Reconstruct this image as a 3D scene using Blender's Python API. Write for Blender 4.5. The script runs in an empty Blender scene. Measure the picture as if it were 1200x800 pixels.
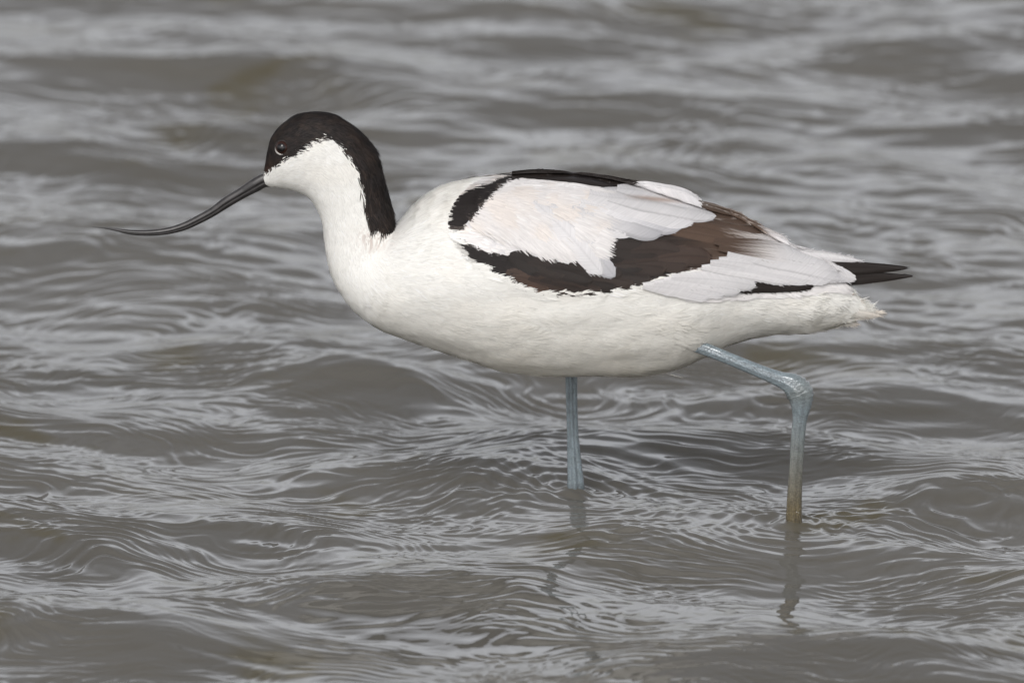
import bpy, math, random
import numpy as np
from mathutils import Vector
from mathutils.bvhtree import BVHTree

# ------------------------------------------------------------------ camera / light
S = 0.00045                 # metres per photo pixel at the bird
TH = math.radians(13.0)     # camera looks down by this much
CT, ST = math.cos(TH), math.sin(TH)
REF = 602.0                 # photo row of the water line under the bird's midline
DIST = 8.0
sc = bpy.context.scene
cd = bpy.data.cameras.new("camera"); cam = bpy.data.objects.new("camera", cd)
sc.collection.objects.link(cam); sc.camera = cam
cz = (REF - 400) * S / CT
cam.location = (0, -DIST * CT, cz + DIST * ST)
cam.rotation_euler = (math.pi / 2 - TH, 0, 0)
cd.sensor_width = 36; cd.lens = 36 / (1200 * S) * DIST
cd.clip_start = 0.5; cd.clip_end = 9000
cd.dof.use_dof = True; cd.dof.focus_distance = DIST - 0.02; cd.dof.aperture_fstop = 12.0

SUN_EL, SUN_AZ = math.radians(41), math.radians(194)   # azimuth clockwise from +Y
w = bpy.data.worlds.new("World"); sc.world = w; w.use_nodes = True
nt = w.node_tree; nt.nodes.clear()
def N(nt, t, **k):
    n = nt.nodes.new(t)
    for a, b in k.items(): setattr(n, a, b)
    return n
out = N(nt, 'ShaderNodeOutputWorld'); bg = N(nt, 'ShaderNodeBackground'); bg.inputs[1].default_value = 0.15
sky = N(nt, 'ShaderNodeTexSky', sky_type='NISHITA', sun_disc=False, sun_elevation=SUN_EL, sun_rotation=SUN_AZ)
sky.air_density = 1.0; sky.dust_density = 3.0; sky.ozone_density = 1.0
hs = N(nt, 'ShaderNodeHueSaturation'); hs.inputs['Saturation'].default_value = 0.17
tc = N(nt, 'ShaderNodeTexCoord'); mp = N(nt, 'ShaderNodeMapping'); mp.inputs['Scale'].default_value = (1, 1, 3.2)
nz = N(nt, 'ShaderNodeTexNoise'); nz.inputs['Scale'].default_value = 2.4; nz.inputs['Detail'].default_value = 4
rp = N(nt, 'ShaderNodeMapRange'); rp.inputs[1].default_value = 0.36; rp.inputs[2].default_value = 0.64
rp.inputs[3].default_value = 0.70; rp.inputs[4].default_value = 1.28
mx = N(nt, 'ShaderNodeMix', data_type='RGBA', blend_type='MULTIPLY'); mx.inputs[0].default_value = 1.0
L = nt.links.new
L(tc.outputs['Generated'], mp.inputs[0]); L(mp.outputs[0], nz.inputs['Vector']); L(nz.outputs['Fac'], rp.inputs[0])
L(sky.outputs[0], hs.inputs['Color']); L(hs.outputs[0], mx.inputs[6]); L(rp.outputs[0], mx.inputs[7])
sp = N(nt, 'ShaderNodeSeparateXYZ'); g1 = N(nt, 'ShaderNodeMapRange', interpolation_type='SMOOTHSTEP')
g1.inputs[1].default_value = 0.12; g1.inputs[2].default_value = 0.75; g1.inputs[3].default_value = 1.3; g1.inputs[4].default_value = 0.8
m2 = N(nt, 'ShaderNodeMix', data_type='RGBA', blend_type='MULTIPLY'); m2.inputs[0].default_value = 1.0
L(tc.outputs['Generated'], sp.inputs[0]); L(sp.outputs[2], g1.inputs[0]); L(mx.outputs[2], m2.inputs[6]); L(g1.outputs[0], m2.inputs[7])
m3 = N(nt, 'ShaderNodeMix', data_type='RGBA', blend_type='MULTIPLY'); m3.inputs[0].default_value = 1.0; m3.inputs[7].default_value = (1.008, 0.998, 1.012, 1)
L(m2.outputs[2], m3.inputs[6]); L(m3.outputs[2], bg.inputs[0]); L(bg.outputs[0], out.inputs[0])
sd = bpy.data.lights.new("sun", 'SUN'); sun = bpy.data.objects.new("sun", sd); sc.collection.objects.link(sun)
sd.energy = 1.0; sd.angle = math.radians(24); sd.color = (1.0, 0.975, 0.935)
d = Vector((math.sin(SUN_AZ) * math.cos(SUN_EL), math.cos(SUN_AZ) * math.cos(SUN_EL), math.sin(SUN_EL)))
sun.rotation_euler = d.to_track_quat('Z', 'Y').to_euler(); sun.location = d * 5
sc.view_settings.view_transform = 'Standard'; sc.view_settings.look = 'None'
sc.view_settings.gamma = 1.0; sc.view_settings.exposure = 0.12; sc.view_settings.use_curve_mapping = False

rng = np.random.default_rng(7)

# ------------------------------------------------------------------ helpers
def srgb(r, g, b):
    c = np.array([r, g, b]) / 255.0
    return np.where(c <= 0.04045, c / 12.92, ((c + 0.055) / 1.055) ** 2.4)

def mesh_np(name, V, quads=None, tris=None, col=None, mat=None, parent=None, uv=None, smooth=True):
    me = bpy.data.meshes.new(name)
    V = np.asarray(V, dtype=np.float32)
    q = np.zeros((0, 4), int) if quads is None else np.asarray(quads, int)
    t = np.zeros((0, 3), int) if tris is None else np.asarray(tris, int)
    me.vertices.add(len(V)); me.vertices.foreach_set('co', V.ravel())
    nl = len(q) * 4 + len(t) * 3
    me.loops.add(nl); li = np.concatenate([q.ravel(), t.ravel()]).astype(np.int32)
    me.loops.foreach_set('vertex_index', li)
    me.polygons.add(len(q) + len(t))
    st = np.concatenate([np.arange(len(q)) * 4, len(q) * 4 + np.arange(len(t)) * 3]).astype(np.int32)
    me.polygons.foreach_set('loop_start', st)
    me.update(calc_edges=True); me.validate()
    me.polygons.foreach_set('use_smooth', np.full(len(me.polygons), smooth))
    if col is not None:
        a = me.color_attributes.new('Col', 'FLOAT_COLOR', 'POINT')
        c = np.ones((len(V), 4), np.float32); c[:, :3] = col
        a.data.foreach_set('color', c.ravel())
    if uv is not None:
        u = me.uv_layers.new(name='UV'); u.data.foreach_set('uv', np.asarray(uv, np.float32)[li].ravel())
    me.update()
    o = bpy.data.objects.new(name, me); sc.collection.objects.link(o)
    if mat: me.materials.append(mat)
    if parent: o.parent = parent
    return o

class Acc:                                   # collects pieces of one mesh
    def __init__(s): s.V = []; s.Q = []; s.T = []; s.C = []; s.U = []; s.n = 0
    def add(s, V, Q=None, T=None, C=None, U=None):
        V = np.asarray(V, float); m = len(V)
        s.V.append(V)
        if Q is not None and len(Q): s.Q.append(np.asarray(Q) + s.n)
        if T is not None and len(T): s.T.append(np.asarray(T) + s.n)
        C = np.zeros((m, 3)) + (0.8 if C is None else C); s.C.append(C)
        s.U.append(np.zeros((m, 2)) if U is None else U); s.n += m
    def build(s, name, mat, parent=None, mirror=False):
        V = np.concatenate(s.V).copy()
        Q = np.concatenate(s.Q) if s.Q else None; T = np.concatenate(s.T) if s.T else None
        if mirror:
            V[:, 1] *= -1
            if Q is not None: Q = Q[:, ::-1]
            if T is not None: T = T[:, ::-1]
        return mesh_np(name, V, Q, T, np.concatenate(s.C), mat, parent, np.concatenate(s.U))

def W3(px, py, y=0.0):                        # photo pixel at depth y (metres) -> point
    px = np.asarray(px, float); py = np.asarray(py, float); y = np.zeros_like(px) + y
    return np.stack([(px - 600) * S, y, ((REF - py) * S - y * ST) / CT], -1)
def PX(P):                                    # point -> side-view pattern coordinates, same on both flanks
    y = -np.abs(P[..., 1])
    return P[..., 0] / S + 600, REF - (P[..., 2] * CT + y * ST) / S

def wob(P, wl, seed, n=14):                   # smooth pseudo noise about -1..1, P (N,k), wavelength wl
    r = np.random.default_rng(seed); k = P.shape[-1]
    o = np.zeros(P.shape[:-1])
    for i in range(n):
        v = r.normal(size=k); v /= np.linalg.norm(v)
        o += np.sin((P @ v) * (2 * math.pi / wl) * r.uniform(0.6, 1.7) + r.uniform(0, 6.28))
    return o / math.sqrt(n / 2) * 0.7

def inpoly(px, py, poly):
    poly = np.asarray(poly, float); c = np.zeros(px.shape, bool)
    j = len(poly) - 1
    for i in range(len(poly)):
        xi, yi = poly[i]; xj, yj = poly[j]
        if yi != yj:
            c ^= ((yi > py) != (yj > py)) & (px < (xj - xi) * (py - yi) / (yj - yi) + xi)
        j = i
    return c
def nrm(v): return v / np.maximum(np.linalg.norm(v, axis=-1, keepdims=True), 1e-12)
def cr(pts, n):                               # Catmull-Rom (chordal parameter) through rows of pts
    P = np.asarray(pts, float); m = len(P)
    t = np.concatenate([[0], np.cumsum(np.linalg.norm(np.diff(P[:, :min(4, P.shape[1])], axis=0), axis=1) ** 0.6 + 1e-6)])
    tang = np.zeros_like(P)
    for i in range(m):
        a = max(i - 1, 0); b = min(i + 1, m - 1)
        tang[i] = (P[b] - P[a]) / (t[b] - t[a])
    T = np.linspace(0, t[-1], n); o = np.zeros((n, P.shape[1]))
    for q, tt in enumerate(T):
        i = min(max(np.searchsorted(t, tt) - 1, 0), m - 2); h = t[i + 1] - t[i]; u = (tt - t[i]) / h
        o[q] = ((2*u**3-3*u**2+1)*P[i] + (u**3-2*u**2+u)*h*tang[i] + (-2*u**3+3*u**2)*P[i+1] + (u**3-u**2)*h*tang[i+1])
    return o

# ------------------------------------------------------------------ materials
def bsdf(name):
    m = bpy.data.materials.new(name); m.use_nodes = True
    return m, m.node_tree, m.node_tree.nodes['Principled BSDF']
def vcol_mat(name, rough=0.6, spec=0.3, barb=False, sheen=0.0, transl=0.0):
    m, t, b = bsdf(name)
    a = N(t, 'ShaderNodeAttribute', attribute_name='Col')
    t.links.new(a.outputs['Color'], b.inputs['Base Color'])
    b.inputs['Roughness'].default_value = rough; b.inputs['Specular IOR Level'].default_value = spec
    b.inputs['Sheen Weight'].default_value = sheen
    if barb:
        nb_ = N(t, 'ShaderNodeTexNoise'); nb_.inputs['Scale'].default_value = 1.0; nb_.inputs['Detail'].default_value = 3
        mpb = N(t, 'ShaderNodeMapping'); mpb.inputs['Scale'].default_value = (0.5, 0.035, 1); uv0 = N(t, 'ShaderNodeUVMap')
        mrb = N(t, 'ShaderNodeMapRange'); mrb.inputs[1].default_value = 0.3; mrb.inputs[2].default_value = 0.7; mrb.inputs[3].default_value = 0.86; mrb.inputs[4].default_value = 1.05
        mxb = N(t, 'ShaderNodeMix', data_type='RGBA', blend_type='MULTIPLY'); mxb.inputs[0].default_value = 1.0
        for a1, b1 in ((uv0.outputs[0], mpb.inputs[0]), (mpb.outputs[0], nb_.inputs['Vector']), (nb_.outputs['Fac'], mrb.inputs[0]), (a.outputs['Color'], mxb.inputs[6]), (mrb.outputs[0], mxb.inputs[7]), (mxb.outputs[2], b.inputs['Base Color'])):
            t.links.new(a1, b1)
    if barb:                                  # fine barbs running out from the shaft
        uv = N(t, 'ShaderNodeUVMap'); nz = N(t, 'ShaderNodeTexNoise'); nz.inputs['Scale'].default_value = 0.12
        wv = N(t, 'ShaderNodeTexWave', bands_direction='X'); wv.inputs['Scale'].default_value = 0.16
        wv.inputs['Distortion'].default_value = 2.0; wv.inputs['Detail'].default_value = 3; wv.inputs['Detail Scale'].default_value = 0.4
        bp = N(t, 'ShaderNodeBump'); bp.inputs['Strength'].default_value = 0.35; bp.inputs['Distance'].default_value = 0.0004
        t.links.new(uv.outputs[0], wv.inputs['Vector']); t.links.new(wv.outputs['Fac'], bp.inputs['Height'])
        t.links.new(bp.outputs[0], b.inputs['Normal'])
    if transl > 0:
        tr = N(t, 'ShaderNodeBsdfTranslucent'); mixs = N(t, 'ShaderNodeMixShader'); mixs.inputs[0].default_value = transl
        o = t.nodes['Material Output']
        t.links.new(a.outputs['Color'], tr.inputs['Color']); t.links.new(b.outputs[0], mixs.inputs[1])
        t.links.new(tr.outputs[0], mixs.inputs[2]); t.links.new(mixs.outputs[0], o.inputs['Surface'])
    return m
M_plume = vcol_mat('plumage', 0.65, 0.2, transl=0.12)
M_vane = vcol_mat('feather_vane', 0.5, 0.3, barb=True, transl=0.22)
M_bill = vcol_mat('bill_horn', 0.33, 0.5)
M_eye = vcol_mat('wet_eye', 0.03, 0.45)
M_lid = vcol_mat('eyelid_skin', 0.5, 0.3)
# leg skin: bluish, scaly
M_leg = vcol_mat('leg_skin', 0.24, 0.8)
t = M_leg.node_tree; b = t.nodes['Principled BSDF']
b.inputs['Coat Weight'].default_value = 0.8; b.inputs['Coat Roughness'].default_value = 0.12
tc = N(t, 'ShaderNodeTexCoord'); vo = N(t, 'ShaderNodeTexVoronoi', feature='DISTANCE_TO_EDGE'); vo.inputs['Scale'].default_value = 760
bp = N(t, 'ShaderNodeBump'); bp.inputs['Strength'].default_value = 0.7; bp.inputs['Distance'].default_value = 0.0005
mr = N(t, 'ShaderNodeMapRange'); mr.inputs[2].default_value = 0.10
mlc = N(t, 'ShaderNodeMix', data_type='RGBA', blend_type='MULTIPLY'); mlc.inputs[0].default_value = 1.0
mr2 = N(t, 'ShaderNodeMapRange'); mr2.inputs[2].default_value = 0.09; mr2.inputs[3].default_value = 0.68; mr2.inputs[4].default_value = 1.05
att_ = [n for n in t.nodes if n.type == 'ATTRIBUTE'][0]
t.links.new(vo.outputs['Distance'], mr2.inputs[0]); t.links.new(att_.outputs['Color'], mlc.inputs[6]); t.links.new(mr2.outputs[0], mlc.inputs[7])
t.links.new(mlc.outputs[2], b.inputs['Base Color']); t.links.new(mlc.outputs[2], [n for n in t.nodes if n.type == 'BSDF_TRANSLUCENT'][0].inputs['Color']) if any(n.type == 'BSDF_TRANSLUCENT' for n in t.nodes) else None
t.links.new(tc.outputs['Object'], vo.inputs['Vector']); t.links.new(vo.outputs['Distance'], mr.inputs[0])
t.links.new(mr.outputs[0], bp.inputs['Height']); t.links.new(bp.outputs[0], b.inputs['Normal'])
# murky water
M_water, t, b = bsdf('murky_water')
b.inputs['Roughness'].default_value = 0.015; b.inputs['IOR'].default_value = 1.333
tc = N(t, 'ShaderNodeTexCoord'); nz = N(t, 'ShaderNodeTexNoise'); nz.inputs['Scale'].default_value = 5; nz.inputs['Detail'].default_value = 4
cr_ = N(t, 'ShaderNodeValToRGB'); cr_.color_ramp.elements[0].position = 0.35; cr_.color_ramp.elements[1].position = 0.7
cr_.color_ramp.elements[0].color = (0.094, 0.089, 0.078, 1); cr_.color_ramp.elements[1].color = (0.118, 0.112, 0.099, 1)
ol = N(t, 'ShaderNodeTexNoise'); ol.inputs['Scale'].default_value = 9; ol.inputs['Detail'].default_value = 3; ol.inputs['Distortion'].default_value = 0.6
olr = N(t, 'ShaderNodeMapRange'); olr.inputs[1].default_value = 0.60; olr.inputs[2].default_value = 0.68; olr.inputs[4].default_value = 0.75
olm = N(t, 'ShaderNodeMix', data_type='RGBA'); olm.inputs[7].default_value = (0.082, 0.070, 0.040, 1)  # olive patches painted into the base colour, imitating reflections of dark undersides
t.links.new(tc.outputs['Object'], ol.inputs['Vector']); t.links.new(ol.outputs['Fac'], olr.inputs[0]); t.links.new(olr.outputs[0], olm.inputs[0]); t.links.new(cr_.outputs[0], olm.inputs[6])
n2 = N(t, 'ShaderNodeTexNoise'); n2.inputs['Scale'].default_value = 130; n2.inputs['Detail'].default_value = 2
bp = N(t, 'ShaderNodeBump'); bp.inputs['Strength'].default_value = 0.10; bp.inputs['Distance'].default_value = 0.001
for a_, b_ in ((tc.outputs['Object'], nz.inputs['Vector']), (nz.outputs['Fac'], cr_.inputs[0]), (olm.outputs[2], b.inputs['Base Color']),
               (tc.outputs['Object'], n2.inputs['Vector']), (n2.outputs['Fac'], bp.inputs['Height']), (bp.outputs[0], b.inputs['Normal'])):
    t.links.new(a_, b_)

# ------------------------------------------------------------------ water
LEGN = (931, 617, -66 * S); LEGF = (675, 578, 62 * S)     # where the legs enter
def axis(lo, hi, step, far, g=1.07):
    c = np.arange(lo, hi + step / 2, step); a = []; b = []
    s_, p = step, hi
    while p < far: s_ *= g; p += s_; a.append(p)
    s_, p = step, lo
    while p > -far: s_ *= g; p -= s_; b.append(p)
    return np.concatenate([b[::-1], c, a])
xs = axis(-0.36, 0.36, 0.0009, 3000)
_n = np.arange(-0.46, 0.40, 0.0011); _f = axis(0.40, 1.65, 0.0021, 3000); _b = -axis(0.46, 0.47, 0.0011, 3000)[::-1]
ys = np.concatenate([_b[_b < -0.4605], _n, _f[_f >= 0.4005]])
X, Y = np.meshgrid(xs, ys)
sx = np.gradient(xs); sy = np.gradient(ys)
SP = np.maximum(*np.meshgrid(sx, sy))
Z = np.zeros_like(X); DX = np.zeros_like(X); DY = np.zeros_like(X)
rw = np.random.default_rng(21)
P2 = np.stack([X, Y], -1)
near = SP < 0.5
yi = np.where(near.any(1))[0]; xi = np.where(near.any(0))[0]
sl = (slice(yi[0], yi[-1] + 1), slice(xi[0], xi[-1] + 1))
Xs, Ys, SPs = X[sl], Y[sl], SP[sl]
z = np.zeros_like(Xs); dx = np.zeros_like(Xs); dy = np.zeros_like(Xs)
def train(lam, ang, slope, ph, env=1.0, wx=0, wy=0, chop=0.8):
    global z, dx, dy
    k = 2 * math.pi / lam; A = slope / k; cx, cy = math.cos(ang), math.sin(ang)
    a = A * np.clip((lam / SPs - 2.6) / 2.4, 0, 1) * env
    arg = k * (cx * (Xs + wx) + cy * (Ys + wy)) + ph
    z += a * np.sin(arg); c_ = a * np.cos(arg) * chop
    dx += c_ * cx; dy += c_ * cy
WIND = math.radians(80)
for i in range(46):
    lam = 0.056 * (0.36 / 0.056) ** rw.uniform(0, 1)
    ang = WIND + rw.normal() * 0.55
    train(lam, ang, 0.031, rw.uniform(0, 6.28))
for i in range(24):
    lam = 0.020 * (0.045 / 0.020) ** rw.uniform(0, 1)
    train(lam, WIND + rw.normal() * 0.45, 0.018, rw.uniform(0, 6.28))
zb = z.copy()
def lown(wl, seed, n=8):
    r = np.random.default_rng(seed); o = np.zeros_like(Xs)
    for i in range(n):
        a = r.uniform(0, 6.28); kk = 2 * math.pi / wl * r.uniform(0.6, 1.6)
        o += np.sin(kk * (math.cos(a) * Xs + math.sin(a) * Ys) + r.uniform(0, 6.28))
    return o / math.sqrt(n / 2)
wx = 0.010 * lown(0.16, 1) + 0.003 * lown(0.05, 11); wy = 0.014 * lown(0.15, 2) + 0.6 * zb + 0.003 * lown(0.05, 12)
envs = [np.clip(0.35 + 0.9 * lown(0.2, 30 + q), 0.13, 1.6) for q in range(4)]
for i in range(48):
    lam = 0.0038 * (0.017 / 0.0038) ** rw.uniform(0, 1); q = i % 4
    train(lam, WIND + (-0.35, -0.1, 0.15, 0.42)[q] + rw.normal() * 0.14, 0.034, rw.uniform(0, 6.28), envs[q], wx, wy, 0.3)
cm = 1 - 0.5 * np.exp(-(((Xs - 0.03) / 0.17) ** 2 + ((Ys + 0.27) / 0.13) ** 2))   # the shallower, flatter water in front of the bird
z *= cm; dx *= cm; dy *= cm
# keep the water at the height where the photograph shows it round each leg
for (px, py, ly) in (LEGN, LEGF):
    lx = (px - 600) * S; want = ((REF - py) * S - ly * ST) / CT
    jy = np.argmin(np.abs(Ys[:, 0] - ly)); jx = np.argmin(np.abs(Xs[0] - lx))
    r = np.hypot(Xs - lx, Ys - ly); have = z[jy-6:jy+6, jx-6:jx+6].mean()
    print('level', want / S, have / S)
    z += (want - have) * np.exp(-((r / 0.09) ** 2))
# rings and the meniscus where the legs stand in the water
for (px, py, ly) in (LEGN, LEGF):
    lx = (px - 600) * S
    r = np.hypot(Xs - lx, Ys - ly) + 1e-6
    z += 0.0062 * np.exp(-(r / 0.0050))
    z += 0.00072 * np.sin(2 * math.pi * (r + 0.25 * wx) / 0.0125 - 1.0) * np.exp(-r / 0.05) * np.clip(r / 0.008, 0, 1)
Z[sl] = z; DX[sl] = dx; DY[sl] = dy
# slow swell further out
nx, ny = len(xs), len(ys)
V = np.stack([X + DX, Y + DY, Z], -1).reshape(-1, 3)
ii = (np.arange(ny - 1)[:, None] * nx + np.arange(nx - 1)[None, :]).ravel()
Q = np.stack([ii, ii + 1, ii + 1 + nx, ii + nx], 1)
water = mesh_np('water', V, Q, mat=M_water); water['kind'] = 'structure'
def water_z(x, y):
    i = np.argmin(np.abs(ys - y)); j = np.argmin(np.abs(xs - x)); return Z[i, j]
print('WATER at legs px', water_z((931-600)*S, LEGN[2]) / S, water_z((675-600)*S, LEGF[2]) / S, 'verts', len(V), 'rms slope', np.std(np.gradient(z, axis=0)[500:900] / 0.0011))

# ------------------------------------------------------------------ the bird
root = bpy.data.objects.new('avocet', None); sc.collection.objects.link(root)
root['label'] = 'black and white long-legged wader with thin upturned bill wading through grey rippled water'
root['category'] = 'bird'

ST_ = [(308.5,205,313,219,6),(311,192,317,221,10),(313.5,177,323,221.5,15),(319,159,331,222.5,21),(331,145,340,224,25),
 (348,134,350,227,28),(370,130.5,361,233,29.5),(391,133,369,243,30),(408,142,374,253,30),(424,155,377,263,30),
 (436,169,378.5,273,30),(444,186,379.5,283,30),(450,205,380.5,294,31),(456,228,382.5,306,33),(461,249,387,323,38),
 (464.5,262,396,342,46),(471,257,412,364,57),(482,243,438,384,70),(500,227,472,398.5,83),(522,215.5,510,411.5,92),
 (552,208,550,423.5,98),(590,204,590,436,101),(635,203,635,442,102),(690,206,690,442.5,101),(740,217,740,442,98),
 (785,232,785,435,91),(825,245,822,421,80),(865,256,858,405,67),(903,277,900,394,54),(940,296,938,391,42),
 (966,306,964,387,30),(985,322,983,382,20),(1001,340,1002,376,10),(1014,353,1016,370,4)]
st = cr(ST_, 420); NPH = 144
ph = np.arange(NPH) * 2 * math.pi / NPH
tp, bt, hb = st[:, 0:2], st[:, 2:4], np.maximum(st[:, 4], 1)
c = (tp + bt) / 2; h = (tp - bt) / 2; al = np.linalg.norm(h, axis=1)
al2 = np.maximum(al - 1.6, 1.0)
vert = np.abs(h[:, 1]) / al
fac = np.sqrt(np.maximum(al2**2 - (hb * ST * vert)**2, 0.1)) / al
cy_, sy_ = np.cos(ph), np.sin(ph)
gx = c[:, 0:1] + h[:, 0:1] * fac[:, None] * cy_
gU = REF - (c[:, 1:2] + h[:, 1:2] * fac[:, None] * cy_)
gy = -hb[:, None] * np.sign(sy_) * np.abs(sy_) ** 0.94      # sin>0 side faces the camera
G = np.stack([(gx - 600) * S, gy * S, gU * S / CT], -1)
for _ in range(3):                                           # relax the fanned sections at the neck
    G[1:-1] = 0.5 * G[1:-1] + 0.25 * (G[:-2] + G[2:])
_c = G.mean(1, keepdims=True); _px = G[..., 0] / S + 600
_q = G / S * np.array([0.35, 1, 1])
_a = (0.75 * wob(_q, 55, 61) + 0.18 * wob(_q, 22, 62)) * np.clip((_px - 400) / 80, 0, 1) + 0.15 * wob(G / S, 22, 63)
G = G + nrm(G - _c) * (_a * S)[..., None]
dS = np.gradient(G, axis=0); dP = np.roll(G, -1, 1) - np.roll(G, 1, 1)
GN = nrm(np.cross(dP, dS)); GT = nrm(dS); GB = nrm(dP)
cen = G.mean(1, keepdims=True)
if np.mean(np.sum(GN * (G - cen), -1)) < 0: GN = -GN
ns = len(G)
def gi(i, j): return i * NPH + (j % NPH)
I, J = np.meshgrid(np.arange(ns - 1), np.arange(NPH), indexing='ij')
QB = np.stack([gi(I, J), gi(I, J + 1), gi(I + 1, J + 1), gi(I + 1, J)], -1).reshape(-1, 4)
GV = G.reshape(-1, 3)
bvh = BVHTree.FromPolygons([tuple(v) for v in GV], [tuple(q) for q in QB.tolist()])

# --- plumage pattern in side-view coordinates
HOOD = [(300,208),(314,205),(318,200),(328,193),(341,185),(352,177),(365,167),(378,163),(390,163),(396,170),(406,180),(415,189),
 (421,200),(426,213),(427,227),(429,240),(430,254),(437,261),(451,263),(463,264),(465,250),(458,220),(470,150),(420,110),(330,110),(290,160)]
BANDA = [(527,255),(530,242),(540,230),(560,219),(583,210),(606,204),(616,190),(760,190),(752,218),(735,214),(717,223),(700,220),(675,213),
 (650,210),(625,209),(600,211),(588,217),(580,227),(570,238),(557,253),(550,263),(538,270),(527,273),(524,266)]
BANDB = [(531,279),(550,287),(567,297),(600,300),(615,304),(635,309),(660,308),(675,312),(695,318),(712,318),(715,292),(700,264),(717,268),
 (740,270),(765,272),(787,268),(797,262),(812,258),(822,250),(818,225),(878,250),(895,266),(903,276),(900,290),(889,299),(856,300),(829,311),(815,314),(787,321),(760,328),(730,336),
 (697,341),(675,343),(650,342),(625,345),(610,337),(592,326),(570,320),(557,308),(545,296)]
WING = [(523,272),(525,250),(535,232),(552,216),(575,205),(600,190),(760,190),(820,220),(880,240),(940,280),(1003,312),(1006,332),(960,340),(884,347),
 (830,352),(800,350),(788,326),(760,330),(730,338),(697,342),(675,344),(650,344),(625,346),(608,338),(590,327),(568,321),(553,309),(540,297),(529,282)]
EDGE = np.array([(528,282),(540,296),(553,308),(568,322),(590,329),(608,339),(625,346),(650,344),(675,345),(697,343),(730,338),(760,331),(790,325),(815,318)], float)
white = srgb(237, 236, 231); cream = srgb(230, 225, 215); black = srgb(40, 36, 35); brown = srgb(96, 78, 66)

def noise_shift(P, wl, amp, seed):
    return amp * wob(P / S, wl, seed), amp * wob(P / S, wl, seed + 1)
def body_col(P, jit=0.0):
    px, py = PX(P); a, b_ = noise_shift(P, 9, 1.6, 5)
    if jit: a = a + rng.normal(size=a.shape) * jit; b_ = b_ + rng.normal(size=a.shape) * jit
    C = np.zeros(P.shape) + white
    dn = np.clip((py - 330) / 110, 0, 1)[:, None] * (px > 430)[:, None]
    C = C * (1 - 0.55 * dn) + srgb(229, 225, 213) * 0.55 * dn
    tint = np.clip(wob(P / S, 60, 40), 0, 1)[:, None] * 0.25; C = C * (1 - tint) + cream * tint
    f = np.exp(-(((px - 440) / 22) ** 2 + ((py - 278) / 14) ** 2)) * np.clip(0.5 + wob(P / S, 7, 44), 0, 1)
    C = C * (1 - 0.6 * f[:, None]) + srgb(170, 148, 138) * 0.6 * f[:, None]
    hd = inpoly(px + a, py + b_, HOOD)
    C[hd] = black; hb_ = np.clip(0.2 + 0.5 * wob(P[hd] / S, 14, 9), 0, 1)[:, None] * 0.5
    C[hd] = C[hd] * (1 - hb_) + srgb(72, 60, 52) * hb_
    fr = np.exp(-(((px - 313) / 7) ** 2 + ((py - 200) / 9) ** 2))[:, None] * hd[:, None] * 0.3
    C = C * (1 - fr) + srgb(80, 52, 40) * fr
    return C
def wing_col(P):
    px, py = PX(P); a, b_ = noise_shift(P, 8, 1.2, 15)
    px = px + a; py = py + b_
    C = np.zeros(P.shape) + srgb(234, 231, 229)
    pk = (np.clip(0.3 + wob(P / S, 38, 17), 0, 1) * (px < 720) * (py < 275))[:, None] * 0.5
    C = C * (1 - pk) + srgb(234, 224, 214) * pk
    A = inpoly(px, py, BANDA); B = inpoly(px, py, BANDB)
    C[A] = black
    kb = black * (1 - 0) + 0 * C
    fb = np.clip((px - 770) / 70 + 0.25 * wob(P / S, 20, 19), 0, 1)[:, None]
    kb = kb * (1 - fb) + srgb(104, 86, 74) * fb
    pk2 = (np.exp(-(((px - 630) / 26) ** 2 + ((py - 338) / 9) ** 2)))[:, None] * 0.8
    kb = kb * (1 - pk2) + srgb(128, 98, 82) * pk2
    C[B] = kb[B]
    low_ = np.interp(px, [e_[0] for e_ in EDGE], [e_[1] for e_ in EDGE]) - 7
    ex = ((px < 800) & (py > low_) | (px < 533)) & ~A & ~B
    C[ex] = body_col(P[ex])
    fw = (np.clip((px - 862) / 34, 0, 1))[:, None] * B[:, None]
    C = C * (1 - fw) + srgb(226, 214, 204) * fw
    return C

def blades(acc, P, D, Nn, Ln, Wd, C, lift, h0=0.0, curl=0.0):
    ts = [0.0, 0.38, 0.74, 1.0]; ws = [0.55, 1.0, 0.72, 0.0]
    n = len(P); side = nrm(np.cross(D, Nn)); rows = []
    R = 95 * S
    for t_, w_ in zip(ts, ws):
        q = P + D * (Ln * t_)[:, None] + Nn * (h0 + Ln * (lift * t_) - (Ln * t_) ** 2 / (2 * R))[:, None] + side * (Ln * curl * t_ * t_)[:, None]
        if w_ > 0: rows += [q - side * (Wd * w_ / 2)[:, None], q + side * (Wd * w_ / 2)[:, None]]
        else: rows += [q]
    V = np.stack(rows, 1).reshape(-1, 3); b0 = np.arange(n) * 7
    Q = np.concatenate([np.stack([b0 + k, b0 + k + 1, b0 + k + 3, b0 + k + 2], 1) for k in (0, 2)])
    T = np.stack([b0 + 4, b0 + 5, b0 + 6], 1)
    acc.add(V, Q, T, np.repeat(C, 7, 0))

# --- surface lookup for the big feathers
FW = Vector((0, CT, -ST))
def surf(px, py):
    o = Vector(W3(px, py, 0.0).tolist()) - FW * 1.0
    loc, n, idx, ds = bvh.ray_cast(o, FW, 3.0)
    if loc is not None:
        if n.dot(FW) > 0: n = -n
        return np.array(loc), np.array(n)
    loc, n, idx, ds = bvh.find_nearest(Vector(W3(px, py, -4 * S).tolist()))
    y = min(loc.y, -1.5 * S)
    return W3(px, py, y), np.array([0., -1., 0.])
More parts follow.
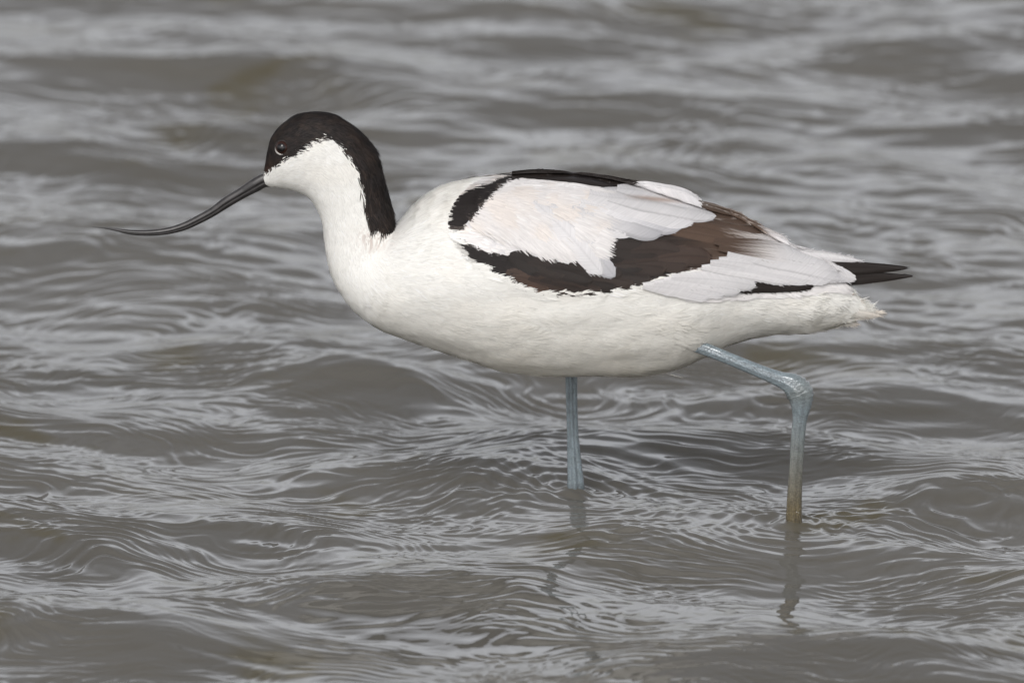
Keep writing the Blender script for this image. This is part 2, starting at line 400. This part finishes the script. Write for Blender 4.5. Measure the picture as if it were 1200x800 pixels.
# area weighted sampling of the swept surface
cell = np.linalg.norm(np.cross(np.roll(G, -1, 1)[:-1] - G[:-1], G[1:] - G[:-1]), axis=-1)
def sample(n, wt=None, seed=0):
    r = np.random.default_rng(seed); p = cell if wt is None else cell * wt
    p = (p / p.sum()).ravel(); k = r.choice(len(p), n, p=p); i, j = k // NPH, k % NPH
    u, v = r.random(n)[:, None], r.random(n)[:, None]; j2 = (j + 1) % NPH
    def bl(A): return (A[i, j] * (1-u) * (1-v) + A[i+1, j] * u * (1-v) + A[i, j2] * (1-u) * v + A[i+1, j2] * u * v)
    return bl(G), nrm(bl(GN)), nrm(bl(GT)), i, r
GPX, GPY = PX(G); gpx, gpy = GPX[:-1], GPY[:-1]

body = Acc()
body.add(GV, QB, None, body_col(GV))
body.add([G[0].mean(0)], None, None, [black]); k0 = body.n - 1
body.T.append(np.array([(k0, (j + 1) % NPH, j) for j in range(NPH)]))
body.add([G[-1].mean(0)], None, None, [white]); k1 = body.n - 1
body.T.append(np.array([(k1, gi(ns - 1, j), gi(ns - 1, j + 1)) for j in range(NPH)]))
INW = inpoly(gpx, gpy, WING)
core = INW & inpoly(gpx, gpy - 7, WING) & inpoly(gpx, gpy + 8, WING) & inpoly(gpx - 9, gpy, WING)
wt = np.where(core | (gpx > 1004), 0.0, 1.0) * np.where(gpx < 470, 1.9, 1.0)
P, Nn, T, si, r = sample(120000, wt, 3)
px, py = PX(P)
B = np.cross(T, Nn)
head = np.clip((470 - px) / 80, 0, 1)
cl = wob(P / S, 34, 71); cl2 = wob(P / S, 12, 72)
sw = 0.15 * cl + 0.15 * cl2 + r.normal(size=len(P)) * 0.12
D = nrm(T + B * sw[:, None])
Ln = S * (15 * (1 - head) + 7.0 * head) * r.uniform(0.7, 1.4, len(P)) * np.clip(0.35 + (px - 306) / 60, 0.35, 1)
tail = np.clip((px - 800) / 150, 0, 1); Ln *= 1 + 0.5 * tail
Wd = S * r.uniform(0.8, 1.6, len(P)) * (1 - 0.25 * head)
lift = 0.03 + 0.012 * cl2 + r.random(len(P)) * 0.03 + 0.03 * tail + 0.03 * head
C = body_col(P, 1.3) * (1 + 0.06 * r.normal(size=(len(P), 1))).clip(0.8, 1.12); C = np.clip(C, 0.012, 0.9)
nap = np.clip((px - 395) / 40, 0, 1) * (px < 470) * (C.mean(1) < 0.2)          # loose feathers on the nape
lift = lift + 0.16 * nap * r.random(len(P)); Ln = Ln * (1 + 0.5 * nap)
C = np.where((C.mean(1) < 0.2)[:, None], C * r.uniform(0.45, 1.35, (len(P), 1)), C)
under = np.clip((px - 840) / 80, 0, 1) * (py > 345)
lift = lift + under * 0.07 * (0.5 + cl2).clip(0, 1.2)
blades(body, P, D, Nn, Ln, Wd, C, lift, 0.0, r.normal(size=len(P)) * 0.08)
# longer loose tufts on belly, flank and vent
P, Nn, T, si, r = sample(15000, np.where((gpx > 500) & (gpy > 372 - 14 * (gpx < 800)) & (gpx < 975) & ~core, 1.0 + 1.2 * (gpx > 800), 0.0), 5)
px, py = PX(P); B = np.cross(T, Nn); key = wob(P / S * np.array([0.5, 1, 1]), 15, 75)
sel = key > 0.15; P, Nn, T, B, px, py, key = [v[sel] for v in (P, Nn, T, B, px, py, key)]
down = np.sign(np.sum(B * np.array([0, 0, -1.0]), 1, keepdims=True)) * B
D = nrm(T + down * (0.10 + 0.45 * wob(P / S, 48, 76) + 0.07 * r.normal(size=len(P)))[:, None])
Ln = S * 24 * r.uniform(0.6, 1.3, len(P)); C = body_col(P) * r.uniform(0.93, 1.04, (len(P), 1))
blades(body, P, D, Nn, Ln, S * r.uniform(0.7, 1.3, len(P)), C, 0.03 + 0.06 * key * r.uniform(0.3, 1, len(P)), 0.3 * S, r.normal(size=len(P)) * 0.1)
# flank feathers lapping over the lower edge of the folded wing
n_ = 3000; seg = r.integers(2, len(EDGE) - 1, n_); u_ = r.random(n_)[:, None]; ep = EDGE[seg] * (1 - u_) + EDGE[seg + 1] * u_
gap = r.exponential(8, n_); ep[:, 1] += gap - 1 + 1.5 * wob(ep, 16, 77)
hit = [surf(*p) for p in ep]; P = np.array([h_[0] for h_ in hit]); Nn = nrm(np.array([h_[1] for h_ in hit]))
for sg in (1, -1):
    F = np.array([1, sg, 1.0]); Tt = np.array([1.0, 0, 0]) - Nn * Nn[:, 0:1]
    D = nrm(nrm(Tt) + np.array([0, 0, 1.0]) * (0.10 + 0.14 * wob(ep, 26, 78) + 0.08 * r.normal(size=n_))[:, None])
    blades(body, P * F, nrm((D - Nn * np.sum(D * Nn, 1, keepdims=True)) * F), Nn * F, S * r.uniform(9, 19, n_), S * r.uniform(0.7, 1.5, n_),
           body_col(P) * r.uniform(0.95, 1.03, (n_, 1)), 0.03 + 0.05 * r.random(n_), 2.4 * S * np.exp(-gap / 5), r.normal(size=n_) * 0.08)

# legs grow out of the body and belong to it
bl_leg = srgb(126, 139, 145); ol_leg = srgb(100, 89, 62)
def sweep(acc, pts, y0, colf, nseg=110, nr=28, squash=0.85, groove=0.0):
    c_ = cr(pts, nseg)                             # px, py, width px, [depth px]
    dep = c_[:, 3] if c_.shape[1] > 3 else np.zeros(nseg)
    P = W3(c_[:, 0], c_[:, 1], (y0 + dep) * S)
    T = nrm(np.gradient(P, axis=0)); yv = np.array([0., 1., 0.]); A = nrm(np.cross(T, yv)); Bn = nrm(np.cross(T, A))
    a = np.arange(nr) * 2 * math.pi / nr
    rr = np.ones((nseg, nr))
    if groove: rr -= groove * (np.exp(-((np.cos(a) - 0.25) / 0.16) ** 2) + 0.7*np.exp(-((np.cos(a) + 0.45) / 0.16) ** 2))[None, :]
    kn = np.exp(-(((c_[:, 0] - 937) / 16) ** 2 + ((c_[:, 1] - 458) / 18) ** 2))
    R = c_[:, 2] / 2 * S * (1 + 0.075 * kn * np.sin(np.cumsum(np.linalg.norm(np.gradient(c_[:, :2], axis=0), axis=1)) * 2 * math.pi / 4.2))
    V = P[:, None] + (A[:, None] * np.cos(a)[None, :, None] + Bn[:, None] * np.sin(a)[None, :, None] * squash) * (R[:, None] * rr)[..., None]
    i, j = np.meshgrid(np.arange(nseg - 1), np.arange(nr), indexing='ij')
    Q = np.stack([i * nr + j, i * nr + (j + 1) % nr, (i + 1) * nr + (j + 1) % nr, (i + 1) * nr + j], -1).reshape(-1, 4)
    gcol = 1 - 3.2 * max(groove - 0.1, 0) * np.exp(-((np.cos(a) - 0.25) / 0.16) ** 2) - 1.5 * max(groove - 0.1, 0) * np.exp(-((np.cos(a) + 0.45) / 0.16) ** 2)
    acc.add(V.reshape(-1, 3), Q, None, colf(np.repeat(c_, nr, 0)) * np.tile(gcol, nseg)[:, None])
    return V
def legcol(c_):
    f = np.clip((c_[:, 1] - 478) / 115, 0, 1)[:, None] * (c_[:, 0] > 800)[:, None]
    k = np.exp(-(((c_[:, 0] - 940) / 14) ** 2 + ((c_[:, 1] - 455) / 16) ** 2))[:, None] * 0.5
    C = bl_leg * (1 - f) + ol_leg * f
    C = C * (1 + 0.12 * wob(c_[:, :2] + np.arange(len(c_))[:, None] % 28 * 1.7, 12, 201))[:, None]
    wl_ = np.where(c_[:, 0] > 800, 604, 564); wet = np.clip((c_[:, 1] - wl_) / 7, 0, 1)[:, None]
    return (C * (1 - k) + srgb(120, 122, 112) * k) * (1 - 0.4 * wet)
leg = Acc()
sweep(leg, [(770,386,16,40),(806,401.5,15.5,16),(830,410.5,15,5),(850,418.5,14.5,0),(890,435,15.5,0),(914,444.5,19,0),(927,450,27,0),(936,459.5,32,0),(938,473,25,0),
 (936.5,490,17.5,0),(934.5,510,16.5,0),(933,536,16.5,0),(931,570,17,0),(930,600,18.5,0),(930,617,20.5,0),(930,640,22,0),(930,700,20,0)], -66, legcol, 180, groove=0.16)
sweep(leg, [(668,405,17),(669.7,440,14.5),(670.3,470,13.6),(671.3,503,13.6),(673,535,16),(674.7,560,19),(675.5,578,21.5),(676,600,21),(676,660,18)], 62, legcol, 120, groove=0.22)
r = np.random.default_rng(56); n_ = 260
ep = np.stack([np.concatenate([r.normal(598, 14, 150), r.normal(735, 22, 110)]), np.zeros(n_)], 1); ep[:, 1] = np.interp(ep[:, 0], [560, 582, 600, 617, 660, 760], [423, 430, 434, 438, 440, 440]) - np.abs(r.normal(size=n_)) * 5
hit = [surf(*p) for p in ep]; P = np.array([h_[0] for h_ in hit]); Nn = nrm(np.array([h_[1] for h_ in hit]))
D = np.array([0.95, 0, -0.22]) + r.normal(size=(n_, 3)) * 0.1; D = nrm(D - 0.7 * Nn * np.sum(D * Nn, 1, keepdims=True))
blades(body, P, D, Nn, S * r.uniform(14, 30, n_), S * r.uniform(0.6, 1.1, n_), body_col(P), 0.05 + 0.1 * r.random(n_), 0.5 * S, r.normal(size=n_) * 0.1)
# thigh feathers lapping over the top of the near leg
r = np.random.default_rng(55); n_ = 420
ep = np.stack([r.uniform(788, 816, n_), np.zeros(n_)], 1); ep[:, 1] = 396 + (ep[:, 0] - 800) * 0.42 + np.clip(r.normal(size=n_) * 8, -16, 9)
hit = [surf(*p) for p in ep]; P = np.array([h_[0] for h_ in hit]); Nn = nrm(np.array([h_[1] for h_ in hit]))
D = np.array([0.93, 0, -0.36]) + r.normal(size=(n_, 3)) * 0.12; D = nrm(D - Nn * np.sum(D * Nn, 1, keepdims=True))
blades(body, P, D, Nn, S * r.uniform(10, 22, n_), S * r.uniform(0.7, 1.3, n_), body_col(P), 0.06 + 0.1 * r.random(n_), 1.2 * S, r.normal(size=n_) * 0.1)
bodyo = None
body.add(np.concatenate(leg.V), np.concatenate(leg.Q), None, np.concatenate(leg.C))
nq_leg = len(leg.Q[0]) + len(leg.Q[1])
bodyo = body.build('body', M_plume, root)
bodyo.data.materials.append(M_leg)
mi = np.zeros(len(bodyo.data.polygons), np.int32)
nq = sum(len(q) for q in body.Q); mi[nq - nq_leg:nq] = 1
bodyo.data.polygons.foreach_set('material_index', mi)

def feather(acc, base, tip, width, layer, colf, bend=0.0, fr=46, tip_len=0.22, round_=0.5, rise=0.0, nt_=34, nu=13, seed=0, frac0=0.35, yfix=None):
    r = np.random.default_rng(seed + int(tip[0] * 7 + tip[1]))
    b_ = np.array(base, float); e = np.array(tip, float); d = e - b_; ln = np.linalg.norm(d); d /= ln; nn = np.array([-d[1], d[0]])
    ts = 1 - (1 - np.linspace(0, 1, nt_)) ** 1.35; us = np.linspace(-1, 1, nu)
    # depth sampled coarsely along the shaft then smoothed, so that a vane stays taut
    V = []; U = []; C = []; tone = r.uniform(0.90, 1.05); sd_ = 1 if r.random() < 0.5 else -1
    for t_ in ts:
        w_ = width / 2 * (frac0 + (1 - frac0) * min(1, t_ / 0.35) ** 0.8)
        if t_ > 1 - tip_len: w_ *= max(1 - ((t_ - (1 - tip_len)) / tip_len) ** 2, 0.0) ** round_ + 0.01
        cc = b_ + d * ln * t_ + nn * bend * math.sin(math.pi * t_)
        for u in us:
            jag = r.normal() * 0.35 if abs(u) > 0.9 and t_ > 0.2 else 0
            p = cc + nn * (u * w_ + jag) - d * (abs(u) ** 2) * w_ * 0.12
            loc, n = surf(*p)
            if yfix is not None: loc = W3(p[0], p[1], yfix * S)
            off = (layer + rise * t_ + 0.9 * (1 - u * u)) * S
            loc = loc + np.array([0, -CT, ST]) * off * 0.5 + n * off * 0.5
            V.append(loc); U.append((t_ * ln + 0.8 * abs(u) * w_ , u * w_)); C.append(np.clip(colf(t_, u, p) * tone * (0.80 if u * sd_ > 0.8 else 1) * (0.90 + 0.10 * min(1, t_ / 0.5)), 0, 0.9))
    V = np.array(V).reshape(nt_, nu, 3)
    for _ in range(4): V[1:-1] = 0.5 * V[1:-1] + 0.25 * (V[2:] + V[:-2])
    i, j = np.meshgrid(np.arange(nt_ - 1), np.arange(nu - 1), indexing='ij'); k = i * nu + j
    acc.add(V.reshape(-1, 3), np.stack([k, k + 1, k + nu + 1, k + nu], -1).reshape(-1, 4), None, np.array(C), np.array(U))
    Cg = np.array(C).reshape(nt_, nu, 3); m_ = fr; ri = r.integers(8, nt_ - 2, m_); cj = np.where(r.random(m_) < 0.5, 1, nu - 2)
    al_ = nrm(V[ri + 1, cj] - V[ri - 1, cj]); ow = nrm(V[ri, cj] - V[ri, nu // 2]); D_ = nrm(al_ + ow * r.uniform(0.15, 0.5, (m_, 1)))
    N_ = nrm(np.cross(al_, ow)); N_ *= np.where(N_[:, 1:2] > 0, -1, 1)
    blades(acc, V[ri, cj], D_, N_, S * r.uniform(3, 7.5, m_), S * r.uniform(0.5, 1.1, m_), Cg[ri, cj], 0.03 + 0.05 * r.random(m_), 0.1 * S)
def lerp(a, b_, f): f = min(max(f, 0), 1); return a * (1 - f) + b_ * f
def shaft(c_, u, k=0.75): return c_ * (k if abs(u) < 0.06 else 1)
WHT = srgb(238, 236, 236); GRY = srgb(220, 219, 221); BLK = srgb(44, 38, 35); BRN = srgb(98, 80, 68); PAL = srgb(218, 206, 196)
def c_white(t, u, p): return shaft(lerp(WHT, GRY, (t - 0.55) * 0.8), u, 0.9)
def c_lobe(t, u, p): return shaft(lerp(WHT, srgb(182, 182, 187), (t - 0.3) * 1.2), u, 0.9)
def c_black(t, u, p): return shaft(BLK * (1.15 if abs(u) > 0.85 else 1.0), u, 1.3)
def c_brown(t, u, p):
    f = (p[0] - 775) / 90; c_ = lerp(BLK * 1.15, BRN, f)
    return lerp(shaft(c_, u, 0.8), PAL, max((abs(u) - 0.8) * 3, (t - 0.93) * 9) * (0.2 + 0.8 * max(0, f)))
def c_fade(t, u, p):                       # brown shoulder fading into white tips
    f = (p[0] - 856 - (p[1] - 270) * 0.4 + 14 * u + 9 * math.sin(u * 7 + p[1] * 0.9)) / 40
    return lerp(shaft(BRN, u, 0.85), lerp(WHT, srgb(226, 214, 204), 0.5 - (p[0] - 880) / 90), f)
def c_streak(t, u, p):
    f = math.exp(-((p[1] - 237 - (p[0] - 770) * 0.10) / 2.2) ** 2) * max(0, math.sin(math.pi * min(max((p[0] - 728) / 75, 0), 1)))
    return lerp(c_white(t, u, p), srgb(170, 136, 112), f * 0.8)

def make_wing(mirror):
    # covert layer: the patch of the surface under the wing outline, raised a little
    wa = Acc()
    gpx_, gpy_ = PX(G); keep = inpoly(gpx_, gpy_, WING) & (G[..., 1] <= 1e-6)
    mid = np.abs(G[..., 1]) < 1e-6
    edge = sum(inpoly(gpx_ + a_, gpy_ + b_, WING).astype(float) for a_, b_ in ((-7,0),(7,0),(0,-7),(0,7),(-13,0),(0,13),(4,12),(-9,9))) / 8
    off = G + GN * ((2.0 * np.clip(edge * 1.6 - 0.6, 0, 1) - 0.3) * S)[..., None]
    vid = -np.ones(keep.shape, int); kk = np.where(keep); vid[kk] = np.arange(len(kk[0]))
    a_, b_, c2, d_ = vid[:-1], np.roll(vid, -1, 1)[:-1], np.roll(vid, -1, 1)[1:], vid[1:]
    ok = (a_ >= 0) & (b_ >= 0) & (c2 >= 0) & (d_ >= 0)
    wa.add(off[kk], np.stack([a_[ok], b_[ok], c2[ok], d_[ok]], 1), None, wing_col(off[kk]))
    wt = np.where(INW & (G[:-1, :, 1] <= 0), 1.0, 0)
    P, Nn, T, si, r = sample(46000, wt, 11)
    px, py = PX(P); B = np.cross(T, Nn); C = wing_col(P); dark = C.mean(1) < 0.2
    cl = wob(P / S, 26, 81)
    slope = 0.28 * np.clip(1 - (px - 530) / 160, 0, 1)        # front coverts sweep downward
    down = np.sign(np.sum(B * np.array([0, 0, -1.0]), 1, keepdims=True)) * B
    D = nrm(T + down * (slope + 0.10 * cl + r.normal(size=len(P)) * 0.05)[:, None])
    Ln = S * np.where(dark, 15, 18) * r.uniform(0.7, 1.3, len(P)); Wd = S * np.where(dark, 2.1, 1.4) * r.uniform(0.6, 1.4, len(P))
    C = np.clip(C * (1 + 0.08 * r.normal(size=(len(P), 1))), 0.012, 0.9)
    dk2 = wing_col(P + D * Ln[:, None]).mean(1) < 0.2
    Ln = Ln * np.where(~dark & dk2 & (px < 560), 0.3, 1) * np.where(~dark & dk2 & (px >= 560), 0.7, 1) * np.where(dark & ~dk2, 0.5, 1)
    Wd = Wd * np.where(dark != dk2, 0.5, 1)
    C = np.where((dark != dk2)[:, None], C * 0.65 + srgb(150, 138, 130) * 0.35 * r.random((len(P), 1)), C)
    sel = (px < 985)
    blades(wa, P[sel], D[sel], Nn[sel], Ln[sel], Wd[sel], C[sel], (0.05 + 0.05 * r.random(len(P)))[sel], 1.4 * S)
    wing = wa.build('wing', M_plume, root, mirror)
    # primaries
    pa = Acc()
    feather(pa, (880, 313), (1066, 314.5), 17, 1.6, c_black, fr=2, bend=1, tip_len=0.55, round_=1.0)
    feather(pa, (870, 328), (1069, 324), 17, 0.4, c_black, fr=2, bend=1, tip_len=0.5, round_=0.9)
    feather(pa, (800, 340), (952, 336), 13, 3.4, c_black, bend=-1, tip_len=0.3)
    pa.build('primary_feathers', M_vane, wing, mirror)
    # white secondaries
    sa = Acc()
    feather(sa, (900, 322), (1028, 328), 9, 0.2, c_white, tip_len=0.3)
    feather(sa, (880, 300), (1010, 306), 14, 0.8, c_white, bend=-2, tip_len=0.5, round_=0.9)
    for k, (bx, by, tx, ty, wd, ly) in enumerate([
        (752,335,830,348,18,4.0),(765,332,848,345,18,4.4),(776,329,866,341,18,4.8),(785,326,884,335,18,5.2),
        (820,314,926,330,17,5.5),(830,309,948,330,19,5.8),(840,306,972,330,20,6.1),(850,302,990,328,20,6.4),(850,298,1003,327,24,6.8),
        (840,292,985,316,20,7.2),(835,285,968,309,18,7.5)]):
        feather(sa, (bx, by), (tx, ty), wd, ly, c_white if k < 9 else c_fade, bend=-2.5, tip_len=0.24, round_=0.5)
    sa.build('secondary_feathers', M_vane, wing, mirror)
    # brown tertials
    ta = Acc()
    for k, (bx, by, tx, ty, wd, ly) in enumerate([
        (760,300,862,302,22,4.0),(770,292,890,300,22,4.6),(770,282,905,294,22,5.2),(775,270,925,300,20,5.8),(790,262,948,303,19,6.2),
        (790,256,925,287,18,6.7),(790,250,898,274,18,7.2),(780,244,880,264,17,7.8),(770,240,862,258,16,8.2)]):
        feather(ta, (bx, by), (tx, ty), wd, ly - 3, c_fade if k in (3, 4, 5) else c_brown, bend=-3, tip_len=0.3)
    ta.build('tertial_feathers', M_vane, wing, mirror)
    # dark wing coverts along the lower edge of the folded wing
    da = Acc()
    for k, (tx, ty, kb_) in enumerate([(628,336,.9),(643,340,1.0),(664,341,.5),(684,341,.2),(704,339,.35),(722,336,.1),(742,332,.3),(762,327,.2),
                                      (632,318,.0),(662,323,.15),(694,329,.05),(728,322,.2),(752,316,.0),(780,316,.35),(806,311,.5),(770,300,.15),(800,298,.4),(832,303,.7)]):
        col_ = lerp(BLK * 0.95, srgb(112, 88, 75), kb_ * 0.42)
        feather(da, (tx - 62 + 0.30 * max(0, 720 - tx), ty - 24 + 0.02 * max(0, 720 - tx) + 0.12 * (tx - 590) - (4 if k > 9 else 0)), (tx, ty), 24, 1.4 + 0.12 * k, lambda t, u, p: shaft(col_ * (1.25 if t > 0.93 or abs(u) > 0.9 else 1), u, 0.8), bend=-3, tip_len=0.3)
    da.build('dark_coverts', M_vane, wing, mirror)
    # white scapulars
    ca = Acc()
    for k, (bx, by, tx, ty, wd, ly, f) in enumerate([
        (548,262,592,298,26,2.0,c_white),(560,255,622,304,30,2.4,c_white),(580,250,648,310,32,2.8,c_white),(600,245,676,315,34,3.2,c_white),
        (620,240,698,321,32,3.6,c_white),(640,245,720,325,30,4.0,c_lobe),(625,238,705,322,26,4.6,c_white),
        (640,240,745,272,36,4.0,c_white),(670,245,775,275,34,4.4,c_lobe),(680,240,798,268,34,4.8,c_lobe),(690,230,812,262,34,5.6,c_white),
        (712,234,838,256,28,6.2,c_streak),(722,224,822,243,24,6.8,c_streak),(600,208,720,221,7,4.2,c_black),(600,204,690,210,5,2.6,c_black),(640,205,750,218.5,5,2.8,c_black)]):
        feather(ca, (bx, by), (tx, ty), wd, ly - 0.8, f, bend=-3, tip_len=0.28)
    # loose barbs over the scapulars
    P, Nn, T, si, r = sample(5000, np.where(INW & (G[:-1, :, 1] < 0) & (gpx > 548) & (gpx < 700) & (gpy > 222) & (gpy < 292) & (gpy < 262 + (gpx - 548) * 0.35), 1.0, 0), 19)
    px, py = PX(P); B = np.cross(T, Nn); down = np.sign(np.sum(B * np.array([0, 0, -1.0]), 1, keepdims=True)) * B
    sl_ = np.clip((py - 228) / 45, 0, 1) * 0.8 * np.clip((715 - px) / 60, 0, 1) + 0.10
    D = nrm(T + down * (sl_ + 0.10 * wob(P / S, 22, 91) + r.normal(size=len(P)) * 0.05)[:, None])
    ok = ~inpoly(px, py, BANDA) & ~inpoly(px, py, BANDB) & (wing_col(P).mean(1) > 0.4)
    Ln = S * 24 * r.uniform(0.6, 1.3, len(P)); Wd = S * 1.7 * r.uniform(0.6, 1.4, len(P)); C = np.clip(wing_col(P) * (1 + 0.05 * r.normal(size=(len(P), 1))), 0, 0.9)
    blades(ca, P[ok], D[ok], Nn[ok], Ln[ok], Wd[ok], C[ok], (0.06 + 0.05 * r.random(len(P)))[ok], 3.4 * S)
    ca.build('scapular_feathers', M_vane, wing, mirror)
make_wing(False); make_wing(True)

# tail
tl = Acc()
def c_tail(t, u, p): return shaft(lerp(srgb(228, 224, 216), srgb(204, 190, 174), (t - 0.75) * 2.2), u, 0.8)
for k, (tx, ty, wd, yf) in enumerate([(1006,381,15,0),(1024,372,12,-5),(1037,367,12,3),(1035,371,9,-8),(1022,360,10,6),(1010,354,12,-4),(1000,345,12,-8)]):
    feather(tl, (915, 354 + k % 3 * 4), (tx, ty), wd, 0.5, c_tail, tip_len=0.35, round_=0.7, yfix=yf)
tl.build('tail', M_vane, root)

# bill
ba = Acc()
up = [(312,203),(306,205),(298,210),(284,220),(266,231),(250,243),(234,252),(218,260),(202,265.6),(186,268.6),(170,269.6),(154,269.4),(138,268),(122,266.4),(109,266)]
lo = [(318,219),(311,220.5),(300,226),(284,233.6),(266,244),(250,254),(234,262.4),(218,269.6),(202,274),(186,276.2),(170,276.6),(154,275.4),(138,271.5),(122,268),(109,266.6)]
pts = [((a[0]+b_[0])/2, (a[1]+b_[1])/2, math.hypot(a[0]-b_[0], a[1]-b_[1])) for a, b_ in zip(up, lo)]
c_ = cr(pts, 150); Pm = W3(c_[:, 0], c_[:, 1], 0.0); T = nrm(np.gradient(Pm, axis=0)); A = nrm(np.cross(T, np.array([0, 1., 0.])))
if A[0, 2] < 0: A = -A
nr = 40; a = np.arange(nr) * 2 * math.pi / nr
rr = 1 - 0.2 * np.exp(-((np.cos(a) + 0.12) / 0.13) ** 2)       # seam between the mandibles
R = c_[:, 2] / 2 * S
wide = np.clip(0.62 + 0.5 * np.linspace(0, 1, 150), 0, 1.1)
V = Pm[:, None] + A[:, None] * (np.cos(a) * rr)[None, :, None] * R[:, None, None]
V = V + np.array([0, 1., 0])[None, None] * ((np.sin(a) * rr)[None, :] * (R * wide)[:, None])[..., None]
i, j = np.meshgrid(np.arange(149), np.arange(nr), indexing='ij')
Q = np.stack([i * nr + j, i * nr + (j + 1) % nr, (i + 1) * nr + (j + 1) % nr, (i + 1) * nr + j], -1).reshape(-1, 4)
C = np.zeros((150, nr, 3)) + srgb(44, 42, 42)
C *= (1 - 0.6 * np.exp(-((np.cos(a) + 0.12) / 0.12) ** 2))[None, :, None] * (1 + 0.2 * wob(c_[:, :2], 7, 301))[:, None, None]
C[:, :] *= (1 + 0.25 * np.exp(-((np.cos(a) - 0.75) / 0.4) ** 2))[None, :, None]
nos = (c_[:, 0] > 286) & (c_[:, 0] < 300)
C[np.ix_(nos, np.abs(np.cos(a) - 0.40) < 0.2)] = srgb(5, 4, 4)
ba.add(V.reshape(-1, 3), Q, None, C.reshape(-1, 3)); ba.build('bill', M_bill, root)

# eyes
for sgn in (1, -1):
    loc, n = surf(331.3, 174.0); loc = loc.copy(); n = n.copy()
    nS = Vector((n[0] * 0.6, n[1], n[2] * 0.6)).normalized()
    c0 = Vector(loc) - nS * (4.2 * S)
    ea = Acc(); R = 8.6 * S
    nu_, nv = 40, 28
    e1 = nS.orthogonal().normalized(); e2 = nS.cross(e1)
    V = []; C = []
    for a_ in range(nv + 1):
        th = math.pi * a_ / nv
        for b_ in range(nu_):
            p_ = 2 * math.pi * b_ / nu_
            v = nS * math.cos(th) + (e1 * math.cos(p_) + e2 * math.sin(p_)) * math.sin(th)
            V.append(tuple(c0 + v * R)); C.append(srgb(8, 7, 7) if th < 0.62 else srgb(46, 26, 18))
    Q = [(a_ * nu_ + b_, a_ * nu_ + (b_ + 1) % nu_, (a_ + 1) * nu_ + (b_ + 1) % nu_, (a_ + 1) * nu_ + b_) for a_ in range(nv) for b_ in range(nu_)]
    ea.add(np.array(V), Q, None, np.array(C)); eye = ea.build('eye', M_eye, root, sgn < 0)
    la = Acc(); V = []; C = []; m_ = 48; k_ = 10
    for a_ in range(m_):
        p_ = 2 * math.pi * a_ / m_
        rad = nrm(np.array(e1 * math.cos(p_) + e2 * math.sin(p_)))
        pc = np.array(c0) + rad * R * 0.93 + np.array(nS) * R * 0.42
        low = min(max(-rad[2] * 1.3 + 0.25 + rad[0]*0.2, 0), 1)
        for b_ in range(k_):
            q_ = 2 * math.pi * b_ / k_; tr = (0.8 + 0.5 * low) * S
            V.append(pc + (rad * math.cos(q_) + np.array(nS) * math.sin(q_)) * tr); C.append(srgb(40, 35, 33) * (1 - low) + srgb(168, 164, 160) * low)
    Q = [(a_ * k_ + b_, a_ * k_ + (b_ + 1) % k_, ((a_ + 1) % m_) * k_ + (b_ + 1) % k_, ((a_ + 1) % m_) * k_ + b_) for a_ in range(m_) for b_ in range(k_)]
    la.add(np.array(V), Q, None, np.array(C)); la.build('eyelid', M_lid, eye, sgn < 0)
